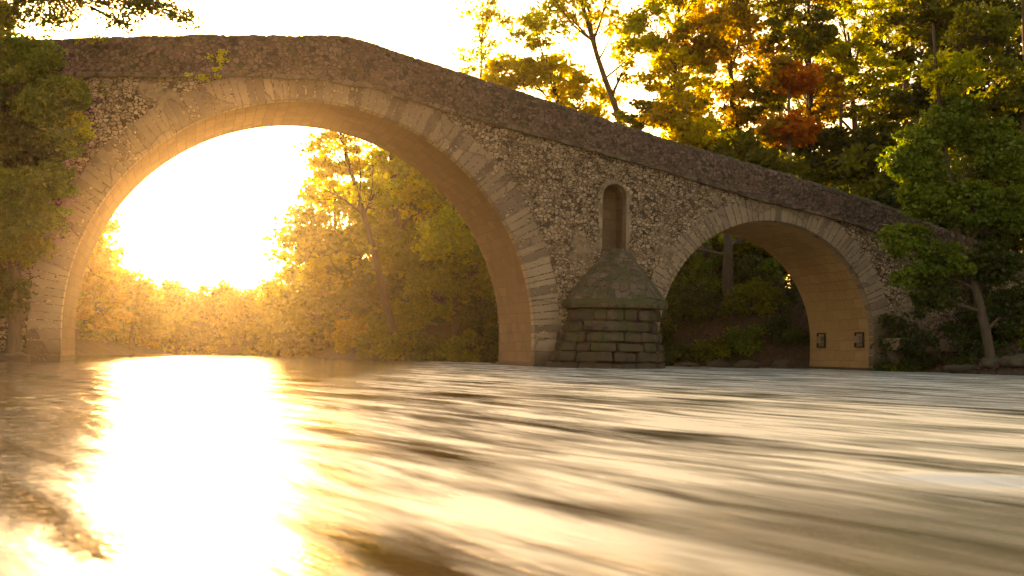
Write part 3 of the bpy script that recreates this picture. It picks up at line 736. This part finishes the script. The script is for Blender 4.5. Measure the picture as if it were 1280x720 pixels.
# through the big arch, right half
G2 = 'trees seen through the big arch'
tree_px('slanting tree with dark bare trunk and golden leaves, seen through the big arch', 57, (497, 443), [(478, 360), (455, 270), (432, 190), (415, 120)],
        [(420, 190, 40, 34, 22, 'yellow'), (400, 235, 26, 24, 12, 'yellow'), (455, 150, 40, 30, 16, 'yellow'), (470, 240, 30, 24, 14, 'lime'), (400, 140, 30, 24, 8, 'yellow')], .24, 41, 'bark_brown', .2, 52, G2, xl=6)
tree_px('upright brown trunked tree right of the slanting one, in the big arch', 60, (510, 440), [(506, 340), (490, 240), (486, 150)],
        [(500, 200, 34, 34, 20, 'lime'), (530, 250, 34, 34, 24, 'yellow'), (480, 300, 36, 24, 18, 'olive'), (520, 330, 40, 34, 30, 'olive'), (470, 370, 40, 30, 28, 'deep'), (505, 400, 40, 26, 26, 'olive')], .27, 42, 'bark_brown', .22, 62, G2)
tree_px('bushy olive tree beside the right pier of the big arch', 54, (570, 445), [(570, 380), (568, 300), (565, 240)],
        [(560, 300, 38, 36, 32, 'lime'), (590, 340, 34, 40, 28, 'olive'), (550, 370, 38, 30, 26, 'olive'), (600, 400, 26, 30, 18, 'deep')], .22, 43, 'bark_brown', .2, 76, G2)
tree_px('low golden tree at the edge of the sun glare in the big arch', 70, (420, 446), [(420, 400), (418, 340)],
        [(415, 340, 36, 26, 22, 'yellow'), (440, 390, 36, 26, 22, 'deep'), (395, 395, 36, 30, 26, 'olive'), (375, 425, 34, 16, 16, 'deep')], .20, 44, 'bark_brown', .24, 66, G2)
# through the big arch, left half
tree_px('tall leafy tree behind the left jamb of the big arch', 60, (92, 443), [(92, 360), (95, 280), (90, 200)],
        [(105, 330, 40, 36, 34, 'amber'), (120, 285, 26, 26, 14, 'yellow'), (90, 250, 40, 40, 24, 'olive'), (85, 390, 34, 34, 22, 'olive'), (128, 380, 32, 34, 24, 'amber')], .26, 45, 'bark_brown', .22, 70, G2)
tree_px('rounded golden tree on the left bank, second from the left jamb', 70, (165, 445), [(165, 400), (163, 340)],
        [(160, 365, 34, 30, 28, 'olive'), (185, 395, 30, 26, 22, 'olive'), (145, 405, 30, 28, 20, 'olive')], .22, 46, 'bark_brown', .24, 70, G2)
tree_px('low hazy bush tree on the left bank under the glare', 84, (222, 446), [(222, 425), (222, 400)],
        [(215, 412, 30, 22, 22, 'olive'), (245, 420, 26, 18, 16, 'deep'), (195, 425, 24, 16, 12, 'olive')], .18, 47, 'bark_brown', .28, 66, G2)
# through the small arch
G3 = 'trees seen through the small arch'
tree_px('straight dark trunk standing behind the small arch', 52.4, (912, 452), [(911, 380), (910, 300), (910, 220)],
        [(870, 300, 30, 20, 18, 'green', 3), (945, 290, 30, 20, 16, 'lime', 3), (965, 340, 26, 26, 18, 'green', 3)], .32, 51, 'bark_brown', .2, 64, G3)
tree_px('slim pale trunk behind the small arch, right of the dark trunk', 62, (940, 450), [(940, 380), (942, 300), (940, 240)],
        [(930, 360, 40, 26, 22, 'deep'), (970, 300, 34, 30, 18, 'deep')], .14, 52, 'bark_pale', .2, 60, G3)
tree_px('shaded tree behind the left side of the small arch', 60, (850, 452), [(850, 400), (855, 330), (858, 270)],
        [(850, 370, 34, 34, 26, 'deep'), (870, 300, 34, 30, 22, 'olive'), (890, 400, 34, 24, 20, 'deep')], .22, 53, 'bark_brown', .2, 70, G3)
# left edge, in front of the bridge
tree_px('dense green tree in front of the bridge at the left edge', 35, (20, 430), [(18, 340), (12, 240), (5, 120)],
        [(40, 90, 34, 28, 30, 'green'), (55, 135, 32, 26, 30, 'green'), (30, 180, 40, 30, 36, 'deep'), (70, 175, 30, 24, 20, 'green'), (20, 240, 40, 30, 34, 'green'), (60, 225, 26, 26, 16, 'green'), (0, 60, 34, 24, 22, 'green'), (10, 300, 30, 26, 22, 'green'), (-10, 150, 40, 60, 30, 'deep'), (-20, 10, 30, 40, 14, 'green'), (22, 310, 30, 22, 22, 'olive'), (5, 370, 26, 26, 20, 'deep'), (85, 120, 22, 20, 12, 'green'), (48, 270, 26, 20, 12, 'green'), (40, 70, 34, 20, 16, 'green'), (90, 160, 16, 20, 8, 'lime')],
        .24, 61, 'bark_brown', .14, 100, None)
tree_px('low dark shrub at the foot of the left abutment', 36.5, (12, 440), [(12, 420), (14, 395)],
        [(8, 385, 22, 16, 16, 'olive'), (22, 350, 18, 16, 10, 'olive'), (-8, 360, 20, 30, 12, 'deep')], .06, 62, 'bark_brown', .12, 70, None, 'shrub', cat='shrub')
# tree out of frame at the left whose twigs hang into the top of the picture
tree_px('thin leafy twigs reaching in over the left end of the parapet', 27, (-150, 420), [(-150, 200), (-120, 60), (-40, -10), (80, -25), (190, -30)],
        [(30, 2, 30, 16, 9, 'olive'), (75, 2, 30, 14, 9, 'olive'), (120, -2, 30, 18, 9, 'amber'), (165, 10, 28, 16, 8, 'olive'), (205, 8, 22, 16, 7, 'olive'), (90, 25, 26, 10, 4, 'lime'), (0, 20, 26, 20, 16, 'olive'), (230, 20, 16, 14, 6, 'olive'), (150, 28, 24, 10, 5, 'olive'), (50, 22, 26, 12, 9, 'olive'), (-90, -60, 90, 50, 60, 'green'), (-20, -110, 90, 50, 60, 'olive'), (-120, -180, 110, 70, 60, 'green'), (60, -190, 90, 50, 44, 'olive'), (-180, 60, 90, 60, 40, 'green'), (-40, -260, 110, 50, 44, 'olive')], .13, 63, 'bark_brown', .10, 22, None)

# shrubs behind the small arch and on the right bank
def shrub(label, x, y, rx, rz, n, kd, seed, group='undergrowth shrubs on the right bank', leaf=.16):
    z = gz(x, y)
    g = np.random.default_rng(seed); t = empty('shrub', (x, y, z - .1)); tag(t, label, 'shrub', group)
    d = g.normal(0, 1, (n, 3)); d /= np.linalg.norm(d, axis=1)[:, None]; d[:, 2] = np.abs(d[:, 2])
    cs = d * (g.uniform(.3, 1, n))[:, None] * [rx, rx * .8, rz * 1.4]
    V, F = join([tube(curve((0, 0, -.1), c_, g, .2, 4), .03, .008, 4) for c_ in cs]); fast_mesh('stem', V, F, M['bark_brown'], t, smooth=True)
    V, F = leaves(cs, g.uniform(.3, .65, n), 90, leaf, g); fast_mesh('foliage', V, F, L[kd], t)
    return t
shr = [('dark shrub in the small arch beside its left jamb', 6.6, 50.5, 1.3, .9, 22, 'deep'),
       ('green shrub in the middle of the small arch opening', 8.6, 54.2, 1.5, 1.0, 26, 'deep'),
       ('dark shrub right beside the straight trunk in the small arch', 11.6, 52.6, 1.4, 1.0, 24, 'deep'),
       ('shrub behind the right side of the small arch', 12.0, 52.5, 1.5, 1.2, 24, 'deep'),
       ('dark bush above the pale ledge at the right end of the bridge', 16.8, 45.6, 1.3, .9, 24, 'deep'),
       ('bush right of the pale ledge, left of the leaning trunk', 17.6, 41.6, .6, .4, 10, 'deep'),
       ('dark bush behind the foot of the leaning tree', 18.2, 42.5, 1.8, 1.5, 34, 'deep'),
       ('low bush at the right edge above the rocks', 18.4, 38.6, 1.0, .5, 14, 'olive')]
shr += [('leafy bush on the bank at the far left of the small arch', 4.4, 52.0, 1.4, 1.5, 30, 'olive'), ('leafy bush on the bank right of the straight trunk in the small arch', 9.4, 54.0, 1.8, 1.6, 36, 'green'),
        ('tall dark bush behind the rocks in the small arch', 7.4, 53.4, 1.7, 1.7, 36, 'deep'), ('bush against the far right jamb of the small arch', 11.2, 53.8, 1.6, 1.9, 36, 'deep'),
        ('ivy bush hanging over the right end of the bridge wall', 15.3, 43.4, 1.3, 2.2, 44, 'deep'), ('leafy bush above the end of the parapet', 18.3, 44.8, 2.0, 3.0, 50, 'deep'), ('small bush growing between the ledge and the last voussoirs', 14.6, 42.9, .5, .5, 12, 'olive')]
shr += [('low green bush at the water in the small arch, next to its left jamb', 5.4, 50.1, 1.0, .7, 22, 'green'), ('low dark bush at the water in the small arch, left of centre', 7.1, 49.9, 1.1, .8, 24, 'deep'),
        ('low olive bush at the water in the small arch, at its centre', 8.8, 49.7, 1.1, .7, 22, 'olive'), ('low green bush at the water in the small arch, right of centre', 10.4, 49.6, 1.1, .9, 26, 'green'),
        ('low dark bush at the water in the small arch, by its right jamb', 12.0, 49.5, 1.0, .9, 24, 'deep'), ('low bush on the bank halfway up behind the small arch', 8.0, 50.9, 1.6, 1.2, 34, 'deep'),
        ('second low bush halfway up the bank behind the small arch, on the right', 10.8, 50.7, 1.6, 1.2, 34, 'olive'), ('low bush halfway up the bank behind the small arch, far left', 4.8, 51.6, 1.4, 1.0, 28, 'deep')]
for i, (lb, x, y, rx, rz, n, kd) in enumerate(shr): shrub(lb, x, y, rx, rz, n, kd, 200 + i)
shr2 = [('dark bush at the waterline by the right pier of the big arch', -.9, 55, 1.5, 1.3, 26, 'olive'), ('second bush from the right pier in the big arch', -4.0, 60, 1.7, 1.2, 24, 'olive'),
        ('bush under the slanting trunk in the big arch', -7.2, 64.5, 1.8, 1.1, 24, 'olive'), ('last low bush before the glare in the big arch', -11.5, 76, 2.2, 1.3, 24, 'amber'),
        ('bush by the water just inside the left jamb', -24.0, 62, 2.2, 1.6, 28, 'olive'), ('golden waterside bush right of the left jamb', -25.5, 75, 2.2, 1.8, 26, 'amber')]
shr2 += [('bush left of the trunks in the big arch, at the water', -9.6, 69, 2.0, 1.5, 28, 'amber'), ('bush right of the upright trunk in the big arch', -5.4, 58.5, 1.6, 1.4, 28, 'olive'),
         ('dark bush filling the corner by the right jamb of the big arch', -2.2, 56.5, 1.6, 1.9, 34, 'deep'), ('small bush on the bend under the brightest glare', -19.5, 87.5, 2.6, 1.3, 34, 'deep'), ('hazy bush left of the brightest glare', -25, 87, 2.6, 1.6, 34, 'olive'), ('hazy bush right of the brightest glare', -15.5, 84, 2.4, 1.5, 34, 'olive')]
shr2 += [('low dark bush at the water right beside the right pier of the big arch', -.6, 52.6, 1.1, 1.2, 30, 'deep'), ('low olive bush at the water, second from the right pier', -2.2, 53.2, 1.2, 1.2, 30, 'olive'),
         ('low dark bush at the water, third from the right pier', -3.8, 54.4, 1.2, 1.3, 30, 'deep'), ('low olive bush at the water, in front of the slanting trunk', -5.4, 55.6, 1.2, 1.1, 30, 'olive'),
         ('low bush at the water just left of the slanting trunk', -7.0, 57.4, 1.2, 1.2, 30, 'olive'), ('amber waterside bush where the right bank bends away', -8.8, 60.6, 1.4, 1.2, 30, 'amber'),
         ('taller dark bush on the slope between the two trunks in the big arch', -3.2, 57.5, 1.8, 1.8, 40, 'olive'), ('small tree like bush behind the slanting trunk', -6.4, 61.0, 1.8, 1.8, 40, 'olive')]
for i, (lb, x, y, rx, rz, n, kd) in enumerate(shr2): shrub(lb, x, y, rx, rz, n, kd, 300 + i, 'bushes along the far banks', .2)

# small plants rooted in the bridge's joints
def tuft(label, u, z, n, kd, seed, spread=.35, y=-.15):
    x = .8 + u * CU - y * SU; yy = 40 + u * SU + y * CU
    g = np.random.default_rng(seed); t = empty('wall_plant', (x, yy, z), PSI); tag(t, label, 'plant', 'plants rooted in the bridge wall')
    cs = np.stack([g.normal(0, spread, n), -.12 - np.abs(g.normal(0, .12, n)), g.normal(0, spread * .7, n)], -1)
    V, F = join([tube(curve((0, .1, 0), c_, g, .2, 4), .012, .004, 4) for c_ in cs]); fast_mesh('stem', V, F, M['bark_brown'], t)
    V, F = leaves(cs, g.uniform(.12, .24, n), 26, .085, g); fast_mesh('foliage', V, F, L[kd], t)
tuft('yellow green plant trailing down the parapet left of the crest', -11.1, 10.0, 9, 'lime', 1, .22)
tuft('small olive plant on the parapet top near the left trees', -14.9, 10.2, 8, 'olive', 2, .2)
tuft('plant hanging below the string course above the big arch, left side', -11.5, 9.35, 5, 'lime', 3, .2)
tuft('sprig of ivy beside the voussoirs on the far left', -15.3, 8.5, 12, 'olive', 4, .4)
tuft('ivy patch under the parapet beside the left tree', -16.2, 7.2, 18, 'olive', 5, .6)

# retaining ledge at the right end
def rough_block(name, x0, x1, y0, y1, z0, z1, mat, parent=None, cuts=10, amp=.04, seed=0, rot=0, loc=(0, 0, 0)):
    bm = bmesh.new(); bmesh.ops.create_cube(bm, size=1)
    for v in bm.verts: v.co = Vector(((x0 + x1) / 2 + v.co.x * (x1 - x0), (y0 + y1) / 2 + v.co.y * (y1 - y0), (z0 + z1) / 2 + v.co.z * (z1 - z0)))
    bmesh.ops.subdivide_edges(bm, edges=bm.edges, cuts=cuts, use_grid_fill=True)
    from mathutils import noise as mn
    for v in bm.verts: v.co += Vector(mn.noise_vector(v.co * 1.7 + Vector((seed, 0, 0)))) * amp
    me = bpy.data.meshes.new(name); bm.to_mesh(me); bm.free(); me.materials.append(mat)
    me.polygons.foreach_set('use_smooth', [True] * len(me.polygons))
    o = bpy.data.objects.new(name, me); COL.objects.link(o); o.location = loc; o.rotation_euler = (0, 0, rot)
    if parent: o.parent = parent
    return o
rw = empty('retaining_wall', (.8 + 14.2 * CU, 40 + 14.2 * SU, 0), PSI)
tag(rw, 'low pale stone retaining wall against the right end of the bridge', 'wall')
rough_block('wall_base', 0, 3.6, -.9, -.1, -.6, .80, M['dark_rubble_flat'], rw, seed=3)
rough_block('coping', -.05, 3.7, -1.0, -.12, .80, 1.28, M['ledge'], rw, seed=5, amp=.03)

# rocks
def rock(label, x, y, sx, sy, sz, seed, group='rocks along the right waterline'):
    bm = bmesh.new(); bmesh.ops.create_icosphere(bm, subdivisions=4, radius=1)
    from mathutils import noise as mn
    for v in bm.verts:
        n_ = mn.noise(v.co * 1.3 + Vector((seed * 5.1, 0, 0))) * .35 + mn.noise(v.co * 3.4 + Vector((seed, 9, 0))) * .12
        v.co *= 1 + n_; v.co.z = max(v.co.z, -.7) if v.co.z < 0 else v.co.z * (1 - .12 * (v.co.z > .6))
        v.co = Vector((v.co.x * sx, v.co.y * sy, v.co.z * sz))
    me = bpy.data.meshes.new('rock'); bm.to_mesh(me); bm.free(); me.materials.append(M['rock'])
    me.polygons.foreach_set('use_smooth', [True] * len(me.polygons))
    o = bpy.data.objects.new('rock', me); COL.objects.link(o); o.location = (x, y, max(0, gz(x, y)) + sz * .15); o.rotation_euler = (0, 0, seed)
    tag(o, label, 'rock', group)
RK = [('small rock in the small arch nearest its left jamb', 5.6, 47.6, .35, .3, .2), ('flat rock left of centre in the small arch', 7.4, 47.6, .6, .4, .2),
      ('brown rock in the middle of the small arch at the waterline', 8.8, 47.6, .45, .4, .3), ('long low rock in the small arch right of its middle', 10.0, 47.4, .8, .45, .28),
      ('rounded rock in the small arch near its right jamb', 11.4, 47.3, .5, .4, .35), ('rock at the waterline below the pale ledge', 15.9, 39.6, .5, .4, .25),
      ('pointed rock right of the pale ledge', 16.6, 38.6, .55, .4, .3), ('broad flat rock under the leaning trunk', 17.0, 37.6, .8, .5, .28),
      ('rock next to last at the right waterline', 17.3, 36.4, .5, .4, .25), ('pale slab at the right edge of the waterline', 17.6, 35.4, .7, .5, .22),
      ('brown boulder up the bank behind the pale slab', 18.4, 37.0, .6, .5, .4)]
for i, r_ in enumerate(RK): rock(*r_, seed=i + 1)
tag(None or rough_block('rock', -1.0, 1.0, -.6, .6, -.5, .22, M['rock'], amp=.18, seed=17, rot=.3, loc=(-15.6, 33.6, 0)), 'dark flat rock in the water at the foot of the left bank', 'rock')

# ------------------------------------------------------------------ far wood beyond the river bend and behind the banks: one uncountable mass
def wood():
    g = np.random.default_rng(77); parts = []; cs = []; rr = []
    def row(pts, n, h0, h1, dep):
        pts = np.array(pts, float); s = np.linspace(0, len(pts) - 1, n)
        x = np.interp(s, np.arange(len(pts)), pts[:, 0]) + g.normal(0, dep, n); y = np.interp(s, np.arange(len(pts)), pts[:, 1]) + g.normal(0, dep, n)
        hh = np.interp(s, np.arange(len(pts)), pts[:, 2])
        for i in range(n):
            z = gz(x[i], y[i]); H = hh[i] * g.uniform(h0, h1)
            parts.append(tube([(x[i], y[i], z - .3), (x[i] + g.normal(0, .3), y[i], z + H * .5), (x[i] + g.normal(0, .6), y[i], z + H * .9)], .05 + H * .012, .04, 5))
            k = int(8 + H * 1.1)
            c_ = np.stack([x[i] + g.normal(0, H * .15, k), y[i] + g.normal(0, H * .15, k), z + H * g.uniform(.12, 1, k)], -1)
            cs.append(c_); rr.append(g.uniform(.6, 1.4, k) * (.55 + H * .05))
    row([(-40, 84, 9), (-32, 90, 5.6), (-26, 93, 3.9), (-21, 93, 3.5), (-17, 90, 4.2), (-14, 84, 8)], 110, .75, 1.1, 1.2)
    row([(-14.5, 82, 6), (-12, 76, 9), (-9, 72, 13), (-4, 66, 12), (-1, 60, 9)], 44, .7, 1.1, 1.2)      # round the bend
    row([(-70, 60, 14), (-56, 74, 14), (-44, 88, 11), (-52, 105, 10)], 46, .7, 1.1, 3)                                      # left bank
    row([(-8, 88, 6), (4, 84, 7), (14, 82, 9), (25, 80, 13), (40, 66, 24), (58, 50, 24)], 110, .6, 1.05, 2.6)            # right bank
    row([(4, 58, 7), (12, 60, 8), (20, 58, 9), (34, 52, 10)], 46, .5, 1, 1.6)
    V, F = join(parts); C_ = np.concatenate(cs); r_ = np.concatenate(rr)
    V2, F2 = leaves(C_, r_, 62, .36, g)
    Vt = np.concatenate([V, V2]); Ft = np.concatenate([F, F2 + len(V)])
    mi = np.concatenate([np.zeros(len(F)), np.ones(len(F2))])
    o = fast_mesh('far_wood', Vt, Ft, [M['bark_brown'], L['olive']], mat_idx=mi); tag(o, 'distant woodland closing the river bend behind the bridge', 'woodland', kind='stuff')
wood()
# leaf litter and low growth on the right bank
def litter():
    g = np.random.default_rng(5); n = 26000
    X = g.uniform(2, 30, n); Y = g.uniform(34, 66, n); d = X - shore_right(Y); k = (d > .15) & (d < 12); X, Y = X[k], Y[k]
    Z = ground_z(X, Y) + .04
    V, F = leaves(np.stack([X, Y, Z], -1), np.full(len(X), .08), 1, .15, g, .4)
    tag(fast_mesh('leaf_litter', V, F, L['litter']), 'fallen leaves scattered over the right bank', 'leaf litter', kind='stuff')
    X = g.uniform(2, 32, 5200); Y = g.uniform(36, 66, 5200); d = X - shore_right(Y); k = (d > .7) & (vn.fbm(X * .5, Y * .5, 3) > .0); X, Y = X[k], Y[k]
    V, F = leaves(np.stack([X, Y, ground_z(X, Y) + .12], -1), np.full(len(X), .28), 9, .14, g, .8)
    tag(fast_mesh('ground_cover', V, F, L['deep']), 'low dark ground cover under the trees of the right bank', 'ground cover', kind='stuff')
litter()

# ------------------------------------------------------------------ haze
bm = bmesh.new(); bmesh.ops.create_cube(bm, size=1)
for v in bm.verts: v.co = Vector((v.co.x * 1900, 720 + v.co.y * 1640, -3.5 + (v.co.z + .5) * 36))
me = bpy.data.meshes.new('haze'); bm.to_mesh(me); bm.free()
hz = bpy.data.objects.new('haze', me); COL.objects.link(hz); tag(hz, 'warm golden evening haze over the river', 'haze', kind='stuff')
hm = bpy.data.materials.new('haze'); hm.use_nodes = True; ht = hm.node_tree; ht.nodes.clear()
pv = ht.nodes.new('ShaderNodeVolumePrincipled'); pv.inputs['Color'].default_value = (1, .76, .44, 1); pv.inputs['Density'].default_value = .00015
pv.inputs['Anisotropy'].default_value = .88
ho = ht.nodes.new('ShaderNodeOutputMaterial'); ht.links.new(pv.outputs[0], ho.inputs['Volume'])
me.materials.append(hm)

# ------------------------------------------------------------------ render settings
cy = scene.cycles
cy.max_bounces = 7; cy.diffuse_bounces = 3; cy.glossy_bounces = 3; cy.transmission_bounces = 4; cy.transparent_max_bounces = 6; cy.volume_bounces = 0
cy.sample_clamp_indirect = 6; cy.caustics_reflective = False
cy.use_denoising = True
cy.volume_step_rate = 1
